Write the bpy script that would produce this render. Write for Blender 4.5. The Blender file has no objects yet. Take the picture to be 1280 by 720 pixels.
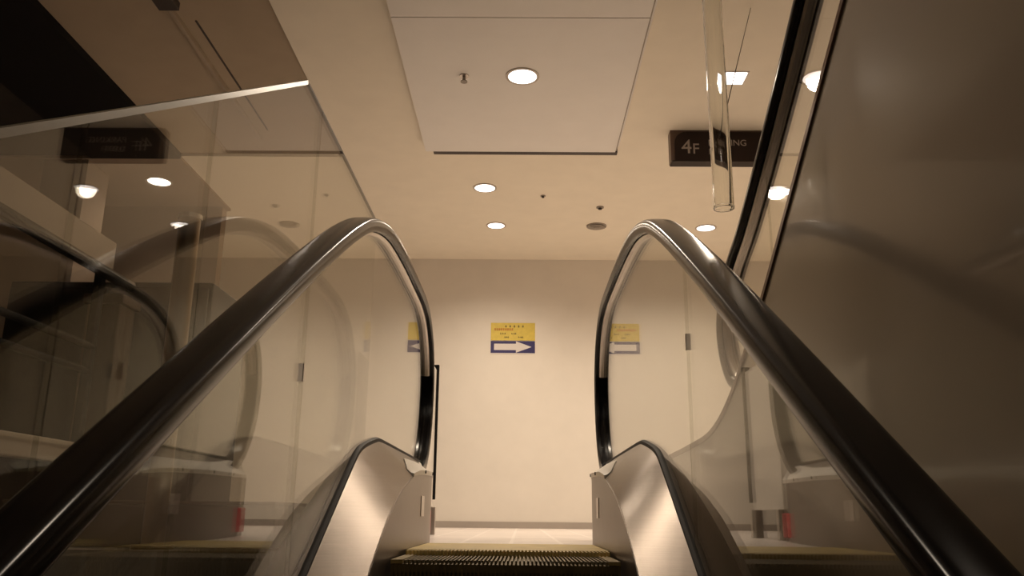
import bpy, bmesh, math, random
from mathutils import Vector, Matrix
random.seed(4)
SC = bpy.context.scene
COL = SC.collection
PI = math.pi
CH = 0.105          # camera height above the landing floor

# ------------------------------------------------------------------ materials
def mat(name, col, rough=0.6, metal=0.0, coat=0.0, noise=0.0, nscale=6.0, bump=0.0, bscale=80.0, stretch=None, spec=0.5, aniso=0.0):
    m = bpy.data.materials.new(name); m.use_nodes = True
    nt = m.node_tree; b = nt.nodes['Principled BSDF']
    b.inputs['Roughness'].default_value = rough
    b.inputs['Metallic'].default_value = metal
    b.inputs['Coat Weight'].default_value = coat
    b.inputs['Specular IOR Level'].default_value = spec
    b.inputs['Anisotropic'].default_value = aniso
    tc = nt.nodes.new('ShaderNodeTexCoord')
    mp = nt.nodes.new('ShaderNodeMapping')
    if stretch: mp.inputs['Scale'].default_value = stretch
    nt.links.new(tc.outputs['Object'], mp.inputs['Vector'])
    n = nt.nodes.new('ShaderNodeTexNoise'); n.inputs['Scale'].default_value = nscale; n.inputs['Detail'].default_value = 4
    nt.links.new(mp.outputs[0], n.inputs['Vector'])
    r = nt.nodes.new('ShaderNodeValToRGB')
    k = noise
    r.color_ramp.elements[0].position = 0.3; r.color_ramp.elements[1].position = 0.7
    r.color_ramp.elements[0].color = (*[c*(1-k) for c in col], 1)
    r.color_ramp.elements[1].color = (*[min(1, c*(1+k)) for c in col], 1)
    nt.links.new(n.outputs['Fac'], r.inputs['Fac'])
    nt.links.new(r.outputs[0], b.inputs['Base Color'])
    if bump:
        n2 = nt.nodes.new('ShaderNodeTexNoise'); n2.inputs['Scale'].default_value = bscale; n2.inputs['Detail'].default_value = 3
        nt.links.new(mp.outputs[0], n2.inputs['Vector'])
        bp = nt.nodes.new('ShaderNodeBump'); bp.inputs['Strength'].default_value = bump; bp.inputs['Distance'].default_value = 0.002
        nt.links.new(n2.outputs['Fac'], bp.inputs['Height']); nt.links.new(bp.outputs[0], b.inputs['Normal'])
    return m

def emit_mat(name, col, s):
    m = bpy.data.materials.new(name); m.use_nodes = True
    nt = m.node_tree; nt.nodes.remove(nt.nodes['Principled BSDF'])
    e = nt.nodes.new('ShaderNodeEmission'); e.inputs[0].default_value = (*col, 1); e.inputs[1].default_value = s
    nt.links.new(e.outputs[0], nt.nodes['Material Output'].inputs[0]); return m

def glass_mat(name, tint, ior=1.5, haze=0.0, hazecol=(.6,.55,.45)):
    """sheet of flat glass: both faces of the pane reflect by Fresnel, the rest passes straight through"""
    m = bpy.data.materials.new(name); m.use_nodes = True
    nt = m.node_tree; nt.nodes.remove(nt.nodes['Principled BSDF'])
    g = nt.nodes.new('ShaderNodeNewGeometry')
    mr = nt.nodes.new('ShaderNodeMapRange')
    mr.inputs['To Min'].default_value = ior; mr.inputs['To Max'].default_value = 1/ior
    nt.links.new(g.outputs['Backfacing'], mr.inputs['Value'])
    f = nt.nodes.new('ShaderNodeFresnel'); nt.links.new(mr.outputs[0], f.inputs['IOR'])
    t = nt.nodes.new('ShaderNodeBsdfTransparent'); t.inputs[0].default_value = (*tint, 1)
    gl = nt.nodes.new('ShaderNodeBsdfGlossy'); gl.inputs['Roughness'].default_value = 0.012
    base = t
    if haze:
        d = nt.nodes.new('ShaderNodeBsdfDiffuse'); d.inputs[0].default_value = (*hazecol, 1)
        nz = nt.nodes.new('ShaderNodeTexNoise'); nz.inputs['Scale'].default_value = 2.0
        mu = nt.nodes.new('ShaderNodeMath'); mu.operation = 'MULTIPLY'; mu.inputs[1].default_value = haze*2
        nt.links.new(nz.outputs['Fac'], mu.inputs[0])
        mh = nt.nodes.new('ShaderNodeMixShader'); nt.links.new(mu.outputs[0], mh.inputs[0])
        nt.links.new(t.outputs[0], mh.inputs[1]); nt.links.new(d.outputs[0], mh.inputs[2]); base = mh
    mx = nt.nodes.new('ShaderNodeMixShader')
    nt.links.new(f.outputs[0], mx.inputs[0]); nt.links.new(base.outputs[0], mx.inputs[1]); nt.links.new(gl.outputs[0], mx.inputs[2])
    nt.links.new(mx.outputs[0], nt.nodes['Material Output'].inputs[0]); return m

def tile_mat(name, col, grout, size, rough):
    m = mat(name, col, rough); nt = m.node_tree; b = nt.nodes['Principled BSDF']
    tc = nt.nodes.new('ShaderNodeTexCoord'); br = nt.nodes.new('ShaderNodeTexBrick')
    br.offset = 0; br.inputs['Scale'].default_value = 1
    br.inputs['Brick Width'].default_value = size; br.inputs['Row Height'].default_value = size
    br.inputs['Mortar Size'].default_value = 0.008
    br.inputs['Color1'].default_value = (*col, 1); br.inputs['Color2'].default_value = (*[c*.86 for c in col], 1)
    br.inputs['Mortar'].default_value = (*grout, 1)
    nt.links.new(tc.outputs['Object'], br.inputs['Vector']); nt.links.new(br.outputs['Color'], b.inputs['Base Color'])
    return m

M = dict(
  wall=mat('wall_paint', (.80,.75,.68), .75, noise=.02, bump=.15, bscale=200),
  ceil=mat('ceiling_paint', (.86,.79,.67), .8, noise=.02),
  panel=mat('ceiling_panel_white', (.86,.83,.80), .6, noise=.015),
  taupe=mat('taupe_ceiling', (.40,.32,.235), .8, noise=.03),
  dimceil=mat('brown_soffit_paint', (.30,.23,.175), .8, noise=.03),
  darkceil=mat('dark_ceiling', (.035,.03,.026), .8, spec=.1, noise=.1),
  black=mat('black_paint', (.006,.005,.005), .7, spec=.15, noise=.1),
  base=mat('baseboard_grey', (.42,.37,.33), .5, noise=.05),
  floor=tile_mat('floor_tile', (.76,.69,.65), (.84,.78,.74), .2, .28),
  rubber=mat('handrail_rubber', (.0045,.0035,.0035), .2, spec=.22, noise=.15, nscale=20),
  steel=mat('brushed_steel', (.22,.187,.16), .3, metal=1, noise=.06, nscale=9, bump=.15, bscale=60, stretch=(1,.04,60)),
  skirt=mat('skirt_steel', (.25,.21,.18), .36, metal=.85, noise=.05, nscale=12, bump=.1),
  guide=mat('guide_metal', (.55,.50,.46), .3, metal=1, noise=.05),
  bronze=mat('bronze_post', (.30,.22,.15), .3, metal=1, noise=.1),
  gasket=mat('gasket_rubber', (.010,.008,.007), .6, spec=.2, noise=.1),
  white=mat('white_plastic', (.78,.74,.68), .4, noise=.02),
  brass=mat('step_border_brass', (.30,.22,.08), .45, noise=.15, nscale=14),
  yellow=mat('yellow_paint', (.60,.45,.15), .45, noise=.14, nscale=14),
  tread=mat('step_tread_metal', (.15,.11,.045), .5, metal=.4, noise=.2, nscale=20),
  clad=mat('cladding_panel', (.42,.35,.275), .17, noise=.03, nscale=2, coat=.3, spec=.5),
  edge=mat('deck_edge_brown', (.20,.12,.085), .35, noise=.1, metal=.4),
  beige=mat('beige_beam', (.36,.29,.22), .6, noise=.04),
  dark=mat('dark_block', (.014,.011,.010), .45, spec=.25, noise=.15, nscale=3),
  brown=mat('brown_column', (.07,.045,.03), .5, spec=.25, noise=.1),
  red=mat('red_plastic', (.62,.015,.03), .35, noise=.05),
  green=mat('glass_edge', (.30,.26,.19), .3, noise=.1, spec=.5),
  sign=mat('sign_dark_bronze', (.028,.016,.012), .6, noise=.1, spec=.25),
  signedge=mat('sign_side_bronze', (.13,.075,.05), .4, noise=.1),
  letter=mat('sign_lettering', (.42,.36,.32), .5, noise=.02),
  notice=mat('notice_yellow', (.72,.56,.10), .5, noise=.06, nscale=30),
  ink=mat('notice_black_ink', (.10,.08,.03), .5), inkred=mat('notice_red_ink', (.62,.22,.03), .5),
  navy=mat('arrow_navy', (.035,.03,.13), .45, noise=.05), arrow=mat('arrow_white', (.74,.70,.68), .5),
  metalgrey=mat('vent_grey', (.30,.26,.22), .5, noise=.05), slot=mat('slot_dark', (.05,.035,.03), .6, noise=.1),
  lamp=emit_mat('lamp_glow', (1,.88,.80), 3.5),
  ring=mat('lamp_ring', (.55,.48,.42), .35, noise=.03),
  glass=glass_mat('balustrade_glass', (.93,.93,.90), 1.5),
  guard=glass_mat('guard_glass', (.93,.93,.90), 1.5, haze=.008),
  acrylic=None,
)

def acrylic_mat():
    m = bpy.data.materials.new('clear_acrylic'); m.use_nodes = True
    b = m.node_tree.nodes['Principled BSDF']; b.inputs['Transmission Weight'].default_value = 1; b.inputs['IOR'].default_value = 1.4
    b.inputs['Roughness'].default_value = .02; b.inputs['Base Color'].default_value = (.98,.98,.95,1); return m
M['acrylic'] = acrylic_mat()
# ------------------------------------------------------------------ helpers
def link(name, bm, m, parent=None, smooth=False):
    bmesh.ops.recalc_face_normals(bm, faces=bm.faces)
    me = bpy.data.meshes.new(name); bm.to_mesh(me); bm.free()
    o = bpy.data.objects.new(name, me); COL.objects.link(o)
    for x in (m if isinstance(m, (list, tuple)) else [m]): me.materials.append(x)
    if smooth:
        for p in me.polygons: p.use_smooth = True
        try: me.set_sharp_from_angle(angle=math.radians(35))
        except Exception: pass
    if parent: o.parent = parent
    return o
def tag(o, label=None, cat=None, group=None, kind=None):
    if label: o['label'] = label
    if cat: o['category'] = cat
    if group: o['group'] = group
    if kind: o['kind'] = kind
    return o
def thing(name, label, cat, loc=(0,0,0), group=None):
    o = bpy.data.objects.new(name, None); COL.objects.link(o); o.location = loc; o.empty_display_size = .1
    return tag(o, label, cat, group)
def box(bm, x0, x1, y0, y1, z0, z1, bevel=0):
    r = bmesh.ops.create_cube(bm, size=1)
    vs = r['verts']
    for v in vs:
        v.co = Vector(((x0+x1)/2 + v.co.x*(x1-x0), (y0+y1)/2 + v.co.y*(y1-y0), (z0+z1)/2 + v.co.z*(z1-z0)))
    if bevel:
        es = list({e for v in vs for e in v.link_edges})
        bmesh.ops.bevel(bm, geom=es, offset=bevel, segments=2, affect='EDGES', profile=.5)
def boxes(name, bs, m, parent=None, bevel=0):
    bm = bmesh.new()
    for b in bs: box(bm, *b, bevel=bevel)
    return link(name, bm, m, parent)
def struct(name, bs, m):
    return tag(boxes(name, bs, m), kind='structure')
def prism(name, pts, x0, x1, m, parent=None):
    """polygon of (y, z) points extruded in x"""
    bm = bmesh.new()
    a = [bm.verts.new((x0, p[0], p[1])) for p in pts]; b = [bm.verts.new((x1, p[0], p[1])) for p in pts]
    n = len(pts)
    bm.faces.new(a); bm.faces.new(b)
    for i in range(n): bm.faces.new((a[i], a[(i+1)%n], b[(i+1)%n], b[i]))
    return link(name, bm, m, parent)
def loft(name, rings, m, parent=None, closed=True, caps=True, smooth=True):
    bm = bmesh.new()
    R = [[bm.verts.new(p) for p in r] for r in rings]
    n = len(R[0])
    for i in range(len(R)-1):
        for j in range(n if closed else n-1):
            k = (j+1) % n
            bm.faces.new((R[i][j], R[i][k], R[i+1][k], R[i+1][j]))
    if caps and closed: bm.faces.new(R[0]); bm.faces.new(R[-1])
    return link(name, bm, m, parent, smooth)
def smoothpath(pts, n=10):
    """Catmull-Rom through (y, z) points"""
    out = []
    P = [pts[0]] + list(pts) + [pts[-1]]
    for i in range(1, len(P)-2):
        p0, p1, p2, p3 = [Vector(q) for q in P[i-1:i+3]]
        for k in range(n):
            t = k/n
            out.append(.5*((2*p1) + (-p0+p2)*t + (2*p0-5*p1+4*p2-p3)*t*t + (-p0+3*p1-3*p2+p3)*t**3))
    out.append(Vector(pts[-1])); return out
def normals(path):
    N = []
    for i in range(len(path)):
        a = path[max(0, i-1)]; b = path[min(len(path)-1, i+1)]
        t = (b-a).normalized(); N.append(Vector((-t.y, t.x)))      # left of travel
    return N
def sweep(name, path, x, prof, m, parent, side=1):
    """prof: (dx, dn) closed profile, path in the (y, z) plane at x; dn along the left normal * side"""
    N = normals(path); rings = []
    for p, n in zip(path, N):
        rings.append([(x+dx, p.x+n.x*dn*side, p.y+n.y*dn*side) for dx, dn in prof])
    return loft(name, rings, m, parent)
def rrect(w, h, r, seg=4, cx=0, cy=0):
    pts = []
    for sx, sy, a0 in ((1,1,0), (-1,1,90), (-1,-1,180), (1,-1,270)):
        for k in range(seg+1):
            a = math.radians(a0 + 90*k/seg)
            pts.append((cx+sx*(w/2-r)+r*math.cos(a), cy+sy*(h/2-r)+r*math.sin(a)))
    return pts
def cyl(name, p0, p1, r, m, parent=None, seg=24, r2=None, wall=0):
    p0, p1 = Vector(p0), Vector(p1); d = (p1-p0).normalized()
    u = d.orthogonal().normalized(); v = d.cross(u)
    def ring(p, rr): return [p+u*rr*math.cos(2*PI*i/seg)+v*rr*math.sin(2*PI*i/seg) for i in range(seg)]
    r2 = r2 or r
    if wall:
        R = [ring(p0, r-wall), ring(p0, r), ring(p1, r), ring(p1, r-wall), ring(p0, r-wall)]
        return loft(name, R, m, parent, caps=False)
    return loft(name, [ring(p0, r), ring(p1, r2)], m, parent)
# handrail cross section: wide shallow C with rolled lips
def c_profile():
    w, h = .040, .019
    out = []
    for a in range(0, 181, 15):
        t = math.radians(a); out.append((w*math.copysign(abs(math.cos(t))**.55, math.cos(t)), h*math.sin(t)**.7 if a not in (0,180) else 0))
    out += [(-.040,-.014), (-.034,-.024), (-.022,-.025), (-.019,-.012), (.019,-.012), (.022,-.025), (.034,-.024), (.040,-.014)]
    return out
CP = c_profile()
GP = [(-.017,-.011), (-.017,-.027), (-.010,-.036), (.010,-.036), (.017,-.027), (.017,-.011)]

def between(path, y0, y1):
    return [p for p in path if y0 <= p.x <= y1]

# ------------------------------------------------------------------ balustrade
T30 = math.tan(math.radians(30))
rail_pts = [(-1.4, .434-T30*2.835-.08), (.2, .434-T30*1.235-.035), (.8, .434-T30*.635-.014), (1.435, .434), (1.869, .684), (2.2, .861), (2.45, .968),
            (2.75, 1.040), (3.1, 1.066), (3.5, 1.070), (3.82, 1.064), (4.02, 1.02), (4.16, .93), (4.235, .81), (4.25, .68), (4.215, .53), (4.14, .41), (4.03, .325), (3.9, .29), (3.75, .285)]
rail = smoothpath(rail_pts, 6)
ridge_pts = [(-1.4, -.027-T30*3.35), (0, -.027-T30*1.95), (1.2, -.027-T30*.75), (1.95, -.027), (2.25, .146), (2.42, .243), (2.50, .283), (2.60, .309), (2.78, .338), (2.86, .344), (3.0, .345), (3.4, .345), (3.8, .345), (4.05, .343), (4.14, .335)]
ridge = smoothpath(ridge_pts, 5)
seam_pts = [(-1.4, -.075-T30*3.35), (0, -.075-T30*1.95), (1.2, -.075-T30*.75), (1.95, -.072), (2.25, .082), (2.42, .143), (2.50, .167), (2.60, .191), (2.78, .228), (2.86, .238), (3.0, .250), (3.4, .262), (3.8, .27), (4.05, .275), (4.14, .28)]
seam = smoothpath(seam_pts, 5)

def own_balustrade(esc, s, joint):
    X = .444*s
    hr = sweep('handrail', rail, X, CP, M['rubber'], esc)
    gd = sweep('handrail_guide', [p for i, p in enumerate(rail) if i < 13*6+2], X, GP, M['guide'], esc)
    # glass between guide and deck, in two panes with an open joint
    top = [Vector((p.x+n.x*-.03, p.y+n.y*-.03)) for p, n in zip(rail, normals(rail))]
    def zat(path, y):
        for a, b in zip(path, path[1:]):
            if a.x <= y <= b.x: return a.y+(b.y-a.y)*(y-a.x)/(b.x-a.x)
        return path[-1].y
    def pane(ya, yb, far=False):
        ys = [ya+(yb-ya)*i/28 for i in range(29)]
        if far:
            tp = [p for i, p in enumerate(top) if p.x > ya and i < len(top)-6]
            tp = [Vector((ya, zat(top, ya)))] + tp
            # go up to the lowest newel point above the deck, then back along the ridge
            pts = [(p.x, p.y) for p in tp if p.y > .33 or p.x < 3]
            bot = [(y, zat(ridge, y)-.02) for y in [4.05-(4.05-ya)*i/20 for i in range(21)]]
            pts += bot
        else:
            pts = [(y, zat(top, y)) for y in ys] + [(y, zat(ridge, y)-.02) for y in reversed(ys)]
        return prism('glass_panel', pts, X-.005, X+.005, M['glass'], esc)
    pane(-1.35, joint-.003); pane(joint+.003, 4.2, far=True)
    boxes('joint_glint', [(X-.006, X+.006, joint-.0035, joint+.0035, zat(ridge, joint)+.48, zat(ridge, joint)+.52)], M['guide'], esc)  # bright metal sliver standing in for the glint at the pane joint
    # deck cover: slopes from the glass gasket down to the skirt (inside) and to the cladding (outside)
    def xi(y): return .31 if y < 3.25 else .31+.10*((y-3.25)/.89)**1.5
    def xo(y): return .56 if y < 3.7 else .56-.09*((y-3.7)/.44)**2
    rin, rout = [], []
    for r, q in zip(ridge, seam):
        a, b = xi(r.x), xo(r.x)
        yi = min(r.x, 4.14) if r.x < 3.25 else 3.25+(r.x-3.25)
        L = []
        for k in range(7):
            t = k/6
            x = a+(.437-a)*t
            z = q.y+(r.y-q.y)*t
            L.append((s*x, yi, z))
        L += [(s*.437, yi, r.y-.03), (s*a, yi, q.y-.02)]
        rin.append(L)
        L = []
        for k in range(7):
            t = k/6
            x = b+(.463-b)*t
            z = (q.y-.03)+(r.y-q.y+.03)*(t**.75)
            L.append((s*x, r.x, z))
        L += [(s*.463, r.x, r.y-.03), (s*b, r.x, q.y-.05)]
        rout.append(L)
    loft('deck_cover', rin, M['steel'], esc)
    loft('outer_deck_cover', rout, M['steel'], esc)
    sweep('glass_gasket', ridge, X, [(-.0135,-.02), (-.0135,.005), (-.006,.009), (.006,.009), (.0135,.005), (.0135,-.02)], M['gasket'], esc)
    # end of the newel under the deck, skirt plate and outer cladding
    def wallstrip(name, fx, off, m, y_to, low):
        rings = []
        for r, q in zip(ridge, seam):
            if r.x > y_to: break
            x = fx(r.x); zb = low(r.x)
            x -= .0015 if off > 0 else 0; zt = q.y-.006 if off > 0 else q.y+off; rings.append([(s*x, r.x, zt), (s*(x+.012), r.x, zt), (s*(x+.012), r.x, zb), (s*x, r.x, zb)])
        return loft(name, rings, m, esc, smooth=True)
    def low_in(y): return 0.0005 if y > 2.7 else -.35-T30*max(0, 2.5-y)
    wallstrip('skirt_panel', xi, .001, M['skirt'], 9, low_in)
    wallstrip('outer_cladding', lambda y: xo(y)-.014, -.035, M['skirt'], 9, low_in)
    boxes('newel_end', [(min(s*.40, s*.47), max(s*.40, s*.47), 4.10, 4.135, .0005, .27)], M['skirt'], esc, bevel=.004)
    # white end bracket hugging the rounded end of the deck
    br = []
    for r, q in zip(ridge, seam):
        if 2.75 <= r.x <= 4.14:
            x = xi(r.x)
            k = min(1, (r.x-2.7)/.25); f = lambda t: q.y+(r.y-q.y)*t+.004; w = .437-x; t1 = min(.97, .052/w*k+.02); br.append([(s*(x-.004), r.x, q.y-.010*k), (s*(x-.005), r.x, q.y+.006)]+[(s*(x+w*t1*j/3), r.x, f(t1*j/3)) for j in (1, 2, 3)]+[(s*(x+w*t1), r.x, f(t1)-.008), (s*(x+.002), r.x, q.y-.005)])
    b = loft('deck_end_bracket', br, M['white'], esc)
    b['label'] = 'white curved bracket at the deck end'
    for yy in (3.1, 3.45, 3.8):
        cyl('bracket_screw', (s*(xi(yy)-.008), yy, zat(seam, yy)+.001), (s*(xi(yy)), yy, zat(seam, yy)+.001), .006, M['gasket'], b, 10)
    boxes('inspection_plate', [(min(s*.306, s*.31), max(s*.306, s*.31), 3.02, 3.11, .10, .17)], M['guide'], esc, bevel=.0015)
    # red stop button box on the newel foot
    rb = boxes('stop_button_box', [(min(s*.385, s*.425), max(s*.385, s*.425), 4.0, 4.12, .02, .13)], M['red'], esc, bevel=.006)
    rb['label'] = 'red stop button box low on the newel'

esc = thing('escalator', 'brushed steel escalator we ride, its glass balustrades and black handrails framing the arrow notice', 'escalator', (0, 2.68, 0))
INV = Matrix.Translation((0, -2.68, 0))
before = set(bpy.data.objects)
own_balustrade(esc, -1, 1.83)
own_balustrade(esc, 1, 2.03)
# comb plate with yellow teeth
boxes('comb_plate', [(-.305, .305, 2.66, 3.25, -.02, .006)], M['yellow'], esc, bevel=.002)
bm = bmesh.new()
for i in range(56):
    x = -.295+i*.0107
    box(bm, x, x+.0045, 2.57, 2.68, -.012, .005)
box(bm, -.3, .3, 2.655, 2.67, -.02, .005)
link('comb_teeth', bm, M['yellow'], esc)
# moving steps: grooved treads and ribbed risers
zs = [(-.008, 2.30, 2.70), (-.085, 1.90, 2.30), (-.27, 1.50, 1.90), (-.50, 1.10, 1.50), (-.73, .70, 1.10), (-.96, .30, .70), (-1.19, -.10, .30), (-1.42, -.50, -.10), (-1.65, -.90, -.50)]
for i, (z, y0, y1) in enumerate(zs):
    st = bpy.data.objects.new('step', None); COL.objects.link(st); st.parent = esc
    bm = bmesh.new()
    box(bm, -.298, .298, y0, y1-.004, z-.03, z-.010)
    for k in range(56):
        x = -.296+k*.0107
        box(bm, x, x+.0045, y0, y1-.004, z-.011, z)
    link('step_tread', bm, M['tread'], st)
    bm = bmesh.new()
    box(bm, -.298, .298, y0+.004, y0+.012, z-.30, z-.03)
    for k in range(56):
        x = -.296+k*.0107
        box(bm, x, x+.0045, y0-.003, y0+.005, z-.30, z-.012)
    link('step_riser', bm, M['tread'], st)
    for fx0, fx1 in ((-.298, -.268), (.268, .298)):
        f = boxes('step_border', [(fx0, fx1, y0-.001, y1-.006, z-.009, z+.001)], M['brass'], st)
        f['label'] = 'yellow border line of the step'
bpy.context.view_layer.update()
for o in set(bpy.data.objects)-before:
    if o.parent == esc: o.matrix_parent_inverse = INV

# ------------------------------------------------------------------ neighbouring escalator on the right, climbing towards us
ne = thing('escalator', 'escalator climbing towards us at right, with beige side cladding and black handrail rising away', 'escalator', (.8, 3.0, 0))
before = set(bpy.data.objects)
nr = smoothpath([(3.02, .56), (3.13, .60), (3.22, .70), (3.25, .82), (3.19, .93), (3.05, 1.02), (2.85, 1.10), (2.6, 1.23), (2.3, 1.40), (1.9, 1.64), (1.2, 2.06), (.2, 2.66), (-.6, 3.14)], 8)
NX = .84
sweep('handrail', nr, NX, CP, M['rubber'], ne, side=-1)
sweep('handrail_guide', nr, NX, GP, M['guide'], ne, side=-1)
nd = smoothpath([(3.9, .36), (3.3, .37), (2.9, .39), (2.6, .475), (2.36, .60), (2.16, .705), (1.497, 1.125), (.6, 1.69), (-.6, 2.44)], 8)
# glass above the deck
def ztop(path, y):
    for a, b in zip(path, path[1:]):
        if min(a.x, b.x) <= y <= max(a.x, b.x) and a.x != b.x and a.y > .8: return a.y+(b.y-a.y)*(y-a.x)/(b.x-a.x)
    return path[-1].y
def zdeck(y):
    for a, b in zip(nd, nd[1:]):
        if b.x <= y <= a.x: return a.y+(b.y-a.y)*(y-a.x)/(b.x-a.x)
    return nd[-1].y
for y0, y1 in ((-.55, 1.395), (1.4, 2.595), (2.6, 3.16)):
    ys = [y0+(y1-y0)*i/14 for i in range(15)]
    prism('glass_panel', [(y, ztop(nr, y)-.03) for y in ys]+[(y, zdeck(y)-.02) for y in reversed(ys)], NX-.005, NX+.005, M['glass'], ne)
rings = []; ring2 = []
for p in nd:
    rings.append([(.68, p.x, p.y-.012), (.68, p.x, p.y+.006), (.72, p.x, p.y+.02), (.827, p.x, p.y+.03), (.827, p.x, p.y-.03)])
loft('deck_cover', rings, M['edge'], ne)
pts = [(p.x, p.y-.010) for p in nd] + [(-.6, -3.0), (1.5, -3.0), (2.2, -.6), (2.65, .0005), (3.9, .0005)]
prism('side_cladding', pts, .685, .72, M['clad'], ne)
pts = [(p.x, p.y-.02) for p in nd] + [(-.6, .9), (.8, .05), (1.2, .0), (3.9, .0005)]
bpy.context.view_layer.update()
for o in set(bpy.data.objects)-before:
    if o.parent == ne: o.matrix_parent_inverse = Matrix.Translation((-.8, -3.0, 0))

# ------------------------------------------------------------------ glass guard to the left of our escalator
gu = thing('glass_guard', 'tall clear glass guard left of our escalator, its top sloping then level', 'glass screen', (-.65, 2.6, 0))
def gtop(y): return 1.425 if y > 2.40 else 1.425-.602*(2.40-y)
before = set(bpy.data.objects)
for y0, y1 in ((-.6, 1.205), (1.21, 1.71), (1.715, 2.605), (2.61, 3.72)):
    ys = [y0, y1] if not (y0 < 2.4 < y1) else [y0, 2.40, y1]
    low = lambda y: .0 if y > 2.72 else -.6-T30*max(0, 2.6-y)
    lo = [(y1, .004 if y1 > 2.75 else low(y1))] + ([(2.76, .004), (2.70, -.3)] if y1 > 2.8 else []) + [(y0, low(y0))]
    prism('glass_pane', [(y, gtop(y)) for y in ys] + lo, -.656, -.644, M['guard'], gu)
# polished edge along the slope, dark edge channel along the level top
e = prism('polished_edge', [(-.6, gtop(-.6)-.012), (2.4, gtop(2.4)-.012), (2.4, gtop(2.4)+.003), (-.6, gtop(-.6)+.003)], -.658, -.642, M['green'], gu)
e['label'] = 'pale polished top edge of the sloping glass'
e = boxes('edge_channel', [(-.655, -.645, 2.405, 3.72, 1.425, 1.432)], M['slot'], gu)
e['label'] = 'thin dark strip on the level top edge'
bpy.context.view_layer.update()
for o in set(bpy.data.objects)-before: o.matrix_parent_inverse = Matrix.Translation((.65, -2.6, 0))

# ------------------------------------------------------------------ room shell
YB = 7.77; HC = 2.485
struct('floor', [(-4.5, 4.0, 3.25, YB, -.25, 0), (-4.5, -1.62, -3, 3.25, -.25, 0), (-1.62, -.665, 2.50, 3.25, -.25, 0), (-.665, -.58, 2.72, 3.25, -.25, 0), (1.9, 4.0, -3, 3.25, -.25, 0), (.58, 1.9, 2.72, 3.25, -.25, 0)], M['floor'])
struct('wall_back', [(-4.5, 4.0, YB, YB+.15, -.25, 2.9)], M['wall'])
struct('wall_left', [(-4.65, -4.5, -5, YB+.15, -4, 2.9)], M['wall'])
struct('wall_right', [(4.0, 4.15, -5, YB+.15, -4, 4.5)], M['wall'])
struct('wall_rear', [(-4.65, 4.15, -5.15, -5, -4, 4.5)], M['brown'])
struct('baseboard_back', [(-4.5, 4.0, YB-.012, YB, .0, .055)], M['base'])
# ceiling: a level part over the landing, a slightly higher part to the left
struct('ceiling', [(-1.19, 4.0, 2.2, YB+.1, HC, HC+.12), (-1.19, .62, -3, 2.2, HC, HC+.12), (-2.33, -1.19, 5.38, YB+.1, HC, HC+.12)], M['ceil'])
struct('ceiling_left', [(-2.33, -1.19, -3, 5.38, HC+.02, HC+.14)], M['taupe'])  # left part coloured a darker brown than the landing ceiling
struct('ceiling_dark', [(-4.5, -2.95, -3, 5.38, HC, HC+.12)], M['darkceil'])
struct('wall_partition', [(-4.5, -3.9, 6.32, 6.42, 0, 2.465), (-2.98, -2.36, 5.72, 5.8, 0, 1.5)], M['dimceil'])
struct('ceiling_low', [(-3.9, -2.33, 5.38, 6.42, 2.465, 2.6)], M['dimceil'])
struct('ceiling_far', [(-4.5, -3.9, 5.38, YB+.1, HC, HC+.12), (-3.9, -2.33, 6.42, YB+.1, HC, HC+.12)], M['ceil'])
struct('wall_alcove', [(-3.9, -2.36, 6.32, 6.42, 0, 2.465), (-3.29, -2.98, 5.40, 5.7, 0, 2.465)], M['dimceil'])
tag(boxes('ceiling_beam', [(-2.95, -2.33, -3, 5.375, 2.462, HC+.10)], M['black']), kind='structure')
# dropped access panel with a shadow gap at its far end
struct('trim_1', [(-.61, .645, 1.2, 3.605, HC-.05, HC), (-.61, .645, 3.612, 5.17, HC-.05, HC)], M['panel'])
struct('trim_2', [(-.56, .66, 5.171, 5.215, HC-.051, HC)], M['slot'])
struct('trim_4', [(.645, .652, 1.2, 5.15, HC-.049, HC)], M['metalgrey'])
struct('trim_3', [(.652, .668, 1.2, 5.15, HC-.02, HC)], M['panel'])

# ------------------------------------------------------------------ ceiling fittings
def downlight(x, y, z, label, r=.072, power=30, square=False):
    t = thing('downlight', label, 'ceiling light', (x, y, z), 'recessed downlights')
    if square:
        boxes('trim_ring', [(-r-.01, r+.01, -r-.01, r+.01, -.004, 0)], M['ring'], t)
        boxes('lamp_face', [(-r, r, -r, r, -.008, -.004)], M['lamp'], t)
    else:
        cyl('trim_ring', (0, 0, -.006), (0, 0, 0), r+.014, M['ring'], t, 32, wall=.014)
        cyl('lamp_face', (0, 0, -.005), (0, 0, -.001), r, M['lamp'], t, 32)
    L = bpy.data.lights.new('downlight_beam', 'SPOT'); L.energy = power*2.6; L.color = (1, .83, .64)
    L.spot_size = math.radians(150); L.spot_blend = 1; L.shadow_soft_size = .06
    o = bpy.data.objects.new('downlight_beam', L); COL.objects.link(o); o.parent = t; o.location = (0, 0, -.02)
    return t
downlight(.03, 4.17, HC-.05, 'large downlight in the white ceiling panel, beside the sprinkler', .078, 30)
downlight(-.25, 5.93, HC, 'upper of the two small downlights above the arrow notice, beyond the ceiling panel', .075, 30)
downlight(-.19, 6.78, HC, 'lower of the two small downlights above the arrow notice, nearest the back wall', .07, 30)
downlight(1.59, 6.81, HC, 'round downlight showing just above the right handrail bend', .075, 30)
downlight(1.99, 5.98, HC, 'round downlight showing between the rising black handrail and the cladding edge', .075, 25)
downlight(1.21, 4.27, HC, 'square downlight behind the hanging clear tube, above the floor sign', .062, 22, True)
downlight(-2.65, 5.79, 2.465, 'downlight in the low brown soffit, seen through the glass guard', .08, 3)
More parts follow.
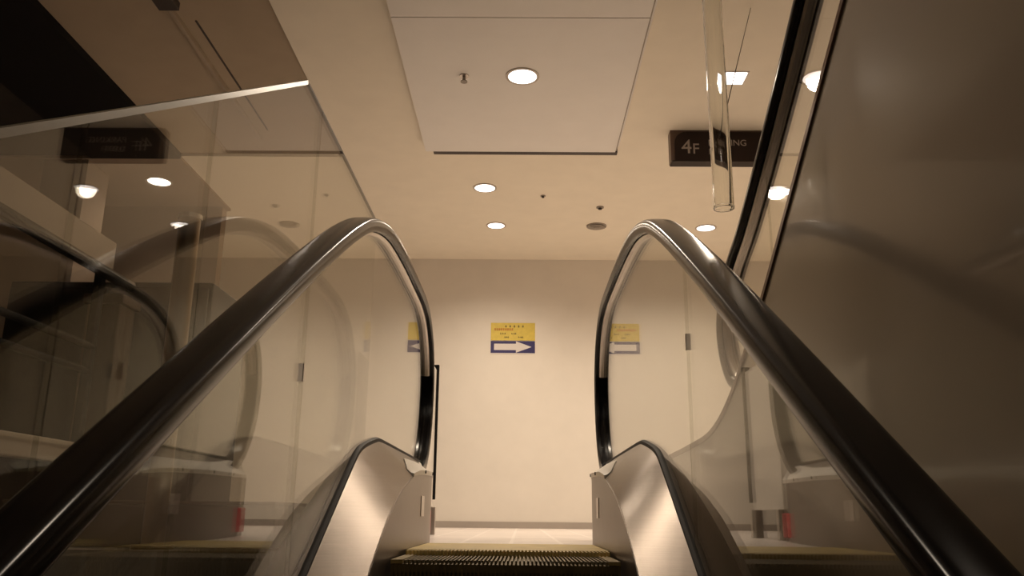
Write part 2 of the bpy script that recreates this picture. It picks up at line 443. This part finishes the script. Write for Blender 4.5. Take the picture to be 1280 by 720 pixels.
# lamps above and behind the rider
for x, y, pw in ((-.1, 1.5, 6), (-.1, -1.2, 10)):
    downlight(x, y, HC if y < 1.2 else HC-.05, 'downlight directly above the moving steps near the comb' if y > 0 else 'downlight above and behind the rider, over the lower steps', .075, pw)

sp = thing('sprinkler', 'small dark sprinkler head in the white ceiling panel left of its downlight', 'sprinkler', (-.29, 4.17, HC-.049))
cyl('escutcheon', (0, 0, -.006), (0, 0, 0), .026, M['guide'], sp, 24)
cyl('nozzle', (0, 0, -.035), (0, 0, -.006), .009, M['metalgrey'], sp, 16)
cyl('deflector', (0, 0, -.04), (0, 0, -.035), .019, M['metalgrey'], sp, 16)
vt = thing('ceiling_vent', 'round grey ceiling vent near the back wall, left of the right handrail bend', 'ceiling vent', (.66, 6.78, HC))
cyl('vent_rim', (0, 0, -.008), (0, 0, 0), .085, M['metalgrey'], vt, 32, wall=.012)
for k, r in enumerate((.07, .048, .026)): cyl('vent_louvre', (0, 0, -.014-.004*k), (0, 0, -.002), r, M['metalgrey'], vt, 28, r2=r*.8)
sm = thing('smoke_detector', 'tiny dark ceiling sensor just in front of the round vent', 'sensor', (.65, 6.33, HC))
cyl('sensor_base', (0, 0, -.008), (0, 0, 0), .03, M['metalgrey'], sm, 20); cyl('sensor_eye', (0, 0, -.02), (0, 0, -.008), .014, M['slot'], sm, 16)
sm = thing('smoke_detector', 'tiny dark ceiling sensor between the paired downlights and the round vent', 'sensor', (.19, 6.09, HC))
cyl('sensor_base', (0, 0, -.006), (0, 0, 0), .02, M['metalgrey'], sm, 20); cyl('sensor_eye', (0, 0, -.016), (0, 0, -.006), .01, M['slot'], sm, 16)
tr = thing('lighting_track', 'long pale lighting track on the ceiling above the glass guard', 'lighting track', (-1.7, 3.5, HC+.02))
boxes('track_rail', [(-.010, .012, .1, 1.6, -.03, 0)], M['beige'], tr, bevel=.002)
boxes('track_slot', [(.075, .085, .25, 1.5, -.004, 0), (-.02, -.010, .1, 1.6, -.006, 0)], M['slot'], tr)
boxes('track_feed', [(-.04, .06, -.15, .1, -.045, 0)], M['slot'], tr, bevel=.004)

# ------------------------------------------------------------------ 4F sign
sg = thing('floor_sign', 'dark bronze 4F parking sign mounted under the ceiling at right', 'sign', (0, 4.94, 0))
bm = bmesh.new()
def signpoly(x0, x1, z0, z1, r):
    pts = [(x0, z0), (x1, z0), (x1, z1)]
    for k in range(7):
        a = math.radians(90+90*k/6); pts.append((x0+r+r*math.cos(a), z1-r+r*math.sin(a)))
    return pts
def plate(name, pts, y0, y1, m, parent):
    bm = bmesh.new()
    a = [bm.verts.new((p[0], y0, p[1])) for p in pts]; b = [bm.verts.new((p[0], y1, p[1])) for p in pts]
    n = len(pts); bm.faces.new(a); bm.faces.new(b)
    for i in range(n): bm.faces.new((a[i], a[(i+1)%n], b[(i+1)%n], b[i]))
    return link(name, bm, m, parent)
boxes('sign_body', [(.97, 1.62, 0, .08, 2.276, HC)], M['signedge'], sg)
boxes('sign_base', [(.975, 1.62, -.006, .08, 2.270, 2.276)], M['sign'], sg)
plate('sign_face', signpoly(.995, 1.62, 2.276, HC-.012, .075), -.006, 0, M['sign'], sg)
def text(body, size, x, y, z, m, parent, name='lettering'):
    c = bpy.data.curves.new(name, 'FONT'); c.body = body; c.size = size; c.extrude = .001; c.align_x = 'LEFT'; c.align_y = 'CENTER'
    o = bpy.data.objects.new(name, c); COL.objects.link(o); o.rotation_euler = (PI/2, 0, 0); o.location = (x, y, z)
    dg = bpy.context.evaluated_depsgraph_get(); bpy.context.view_layer.update()
    me = bpy.data.meshes.new_from_object(o.evaluated_get(bpy.context.evaluated_depsgraph_get()))
    mo = bpy.data.objects.new(name, me); COL.objects.link(mo); mo.rotation_euler = o.rotation_euler; mo.location = o.location; mo.parent = parent
    me.materials.clear(); me.materials.append(m)
    bpy.data.objects.remove(o)
    return mo
text('4', .135, 1.035, -.0075, 2.365, M['letter'], sg, 'numeral')
text('F', .10, 1.103, -.0075, 2.352, M['letter'], sg, 'letter')
text('PARKING', .058, 1.205, -.0075, 2.395, M['letter'], sg, 'lettering')
text('駐車場', .045, 1.205, -.0075, 2.332, M['letter'], sg, 'lettering')

# ------------------------------------------------------------------ clear tube on its cord
tb = thing('clear_tube', 'clear acrylic warning tube hanging by a thin cord left of the rising handrail', 'tube', (.561, 2.07, .885))
cyl('tube_wall', (0, 0, 0), (0, 0, .85), .0265, M['acrylic'], tb, 32, wall=.003)
cyl('end_ring', (0, 0, -.004), (0, 0, .001), .0275, M['acrylic'], tb, 32, wall=.005)
cyl('cord', (-.0, 0, .20), (.57, 1.53, HC-.885), .0016, M['slot'], tb, 8)
cyl('hanger_cord', (0, 0, .85), (0, 0, HC-.885-.05), .002, M['slot'], tb, 8)
cyl('hanger_cap', (0, 0, .84), (0, 0, .86), .0265, M['acrylic'], tb, 24)

# ------------------------------------------------------------------ notices on the back wall
n1 = thing('notice', 'yellow notice with red and black print on the back wall above the arrow', 'notice', (-.05, YB, 1.775))
boxes('notice_sheet', [(-.207, .207, -.004, 0, -.083, .085)], M['notice'], n1)
def glyph(name, bs, m):
    boxes(name, bs, m, n1)
for k in range(5):
    x = -.075+k*.04
    glyph('black_character', [(x, x+.018, -.0055, -.004, .045, .049), (x+.002, x+.016, -.0055, -.004, .055, .059), (x+.007, x+.011, -.0055, -.004, .040, .064)], M['ink'])
for k in range(9):
    x = -.175+k*.02
    glyph('red_character', [(x, x+.017, -.0055, -.004, .014, .020), (x, x+.017, -.0055, -.004, .025, .031), (x+.006, x+.011, -.0055, -.004, .010, .034)], M['inkred'])
for xs, z in (((-.12,-.10,-.08,-.015,.005,.02), -.018), ((-.08,-.065,-.05,.05,.07,.085), -.052)):
    for x in xs:
        glyph('black_character', [(x, x+.012, -.0055, -.004, z, z+.003), (x+.004, x+.007, -.0055, -.004, z-.008, z+.010), (x, x+.012, -.0055, -.004, z-.006, z-.003)], M['ink'])
n2 = thing('arrow_sign', 'navy sign with a white arrow pointing right, below the yellow notice', 'sign', (-.05, YB, 1.63))
boxes('sign_plate', [(-.207, .207, -.004, 0, -.058, .056)], M['navy'], n2)
plate('white_arrow', [(-.175, -.030), (.03, -.030), (.03, -.054), (.175, 0), (.03, .054), (.03, .030), (-.175, .030)], -.006, -.0042, M['arrow'], n2)
boxes('lower_border', [(-.207, .207, -.0045, 0, -.066, -.058)], M['arrow'], n2)

# ------------------------------------------------------------------ white guard board beside the left newel
gb = thing('guard_board', 'white guard board with a black edge post standing behind the left newel', 'guard board', (-.47, 4.6, 0))
boxes('board', [(-.008, .008, -.26, .31, .15, .93)], M['white'], gb, bevel=.003)
boxes('edge_post', [(-.022, .022, .31, .335, .19, .96)], M['black'], gb, bevel=.004)
boxes('foot', [(-.03, .03, -.24, -.20, 0, .15)], M['guide'], gb, bevel=.003)
boxes('foot', [(-.03, .03, .26, .30, 0, .15)], M['guide'], gb, bevel=.003)

# ------------------------------------------------------------------ left walkway: railing, post, dark cabinet, column
gr = thing('guard_railing', 'walkway railing with beige top beam and black bars at the far left', 'railing', (-1.66, 1.0, 0))
boxes('top_beam', [(-.05, .0, -2.5, 2.35, 1.06, 1.19)], M['beige'], gr, bevel=.006)
cyl('black_handrail', (.03, -2.5, 1.03), (.03, 2.45, 1.03), .024, M['rubber'], gr)
for z in (.74, .64): cyl('bar', (-.02, -2.5, z), (-.02, 2.3, z), .014, M['black'], gr, 16)
boxes('kick_beam', [(-.05, 0, -2.5, 2.35, .28, .36)], M['beige'], gr, bevel=.005)
for y in (-2.4, -.8, .8, 2.3): boxes('upright', [(-.04, -.01, y-.02, y+.02, 0, 1.06)], M['black'], gr, bevel=.003)
kb = thing('floor_filler', 'low dark kerb added to hide the bright floor behind the glass guard, beside the bronze post', 'filler', (-1.2, 2.7, 0))  # dark solid added only to hide the bright floor strip
boxes('filler_body', [(-.38, .48, .0, .55, 0, .13)], M['dark'], kb, bevel=.01)
boxes('filler_cap', [(-.38, .48, .0, .55, .13, .14)], M['brown'], kb, bevel=.003)
ps = thing('end_post', 'bronze round post with bright cap behind the glass guard', 'post', (-1.05, 2.60, 0))
cyl('post_tube', (0, 0, 0), (0, 0, 1.03), .034, M['bronze'], ps, 28)
cyl('post_cap', (0, 0, 1.03), (0, 0, 1.045), .038, M['guide'], ps, 28)
cyl('post_base', (0, 0, 0), (0, 0, .012), .06, M['bronze'], ps, 28)
cb = thing('dark_block', 'tall dark cabinet behind the beige walkway railing', 'block', (-2.35, 3.7, 0))  # dark solid shaped to fill the unidentified dark area below the rail
boxes('body', [(.05, .98, 0, .5, .06, 1.12)], M['dark'], cb, bevel=.008)
boxes('plinth', [(.07, .96, .03, .48, 0, .06)], M['black'], cb)
for x in (.06, .52): boxes('door', [(x, x+.445, -.018, 0, .08, 1.09)], M['dark'], cb, bevel=.004)
boxes('door_handle', [(.47, .485, -.035, -.018, .45, .6)], M['guide'], cb, bevel=.003)
boxes('door_handle', [(.54, .555, -.035, -.018, .45, .6)], M['guide'], cb, bevel=.003)
cc = thing('brown_column', 'slim brown column right of the dark cabinet', 'column', (-1.72, 3.5, 0))
boxes('shaft', [(-.07, .07, -.07, .07, .05, .95)], M['brown'], cc, bevel=.006)
boxes('base', [(-.085, .085, -.085, .085, 0, .05)], M['brown'], cc, bevel=.004)
boxes('cap', [(-.085, .085, -.085, .085, .95, .99)], M['brown'], cc, bevel=.004)

# ------------------------------------------------------------------ world, camera, view
w = bpy.data.worlds.new('World'); SC.world = w; w.use_nodes = True
w.node_tree.nodes['Background'].inputs[0].default_value = (1, .78, .58, 1); w.node_tree.nodes['Background'].inputs[1].default_value = .02
cam = bpy.data.cameras.new('Camera'); cam.sensor_width = 36; cam.lens = 1056/1280*36; cam.clip_start = .02
co = bpy.data.objects.new('Camera', cam); COL.objects.link(co)
co.matrix_world = Matrix.Translation((.04, 0, CH)) @ Matrix.Rotation(math.radians(.76), 4, 'Z') @ Matrix.Rotation(math.radians(90+15.1), 4, 'X') @ Matrix.Rotation(math.radians(.6), 4, 'Z')
SC.camera = co
vs = SC.view_settings; vs.view_transform = 'Standard'; vs.look = 'None'; vs.gamma = 1; vs.exposure = .4; vs.use_curve_mapping = False
SC.cycles.transparent_max_bounces = 24; SC.cycles.max_bounces = 10; SC.cycles.diffuse_bounces = 6
SC.cycles.sample_clamp_indirect = 5
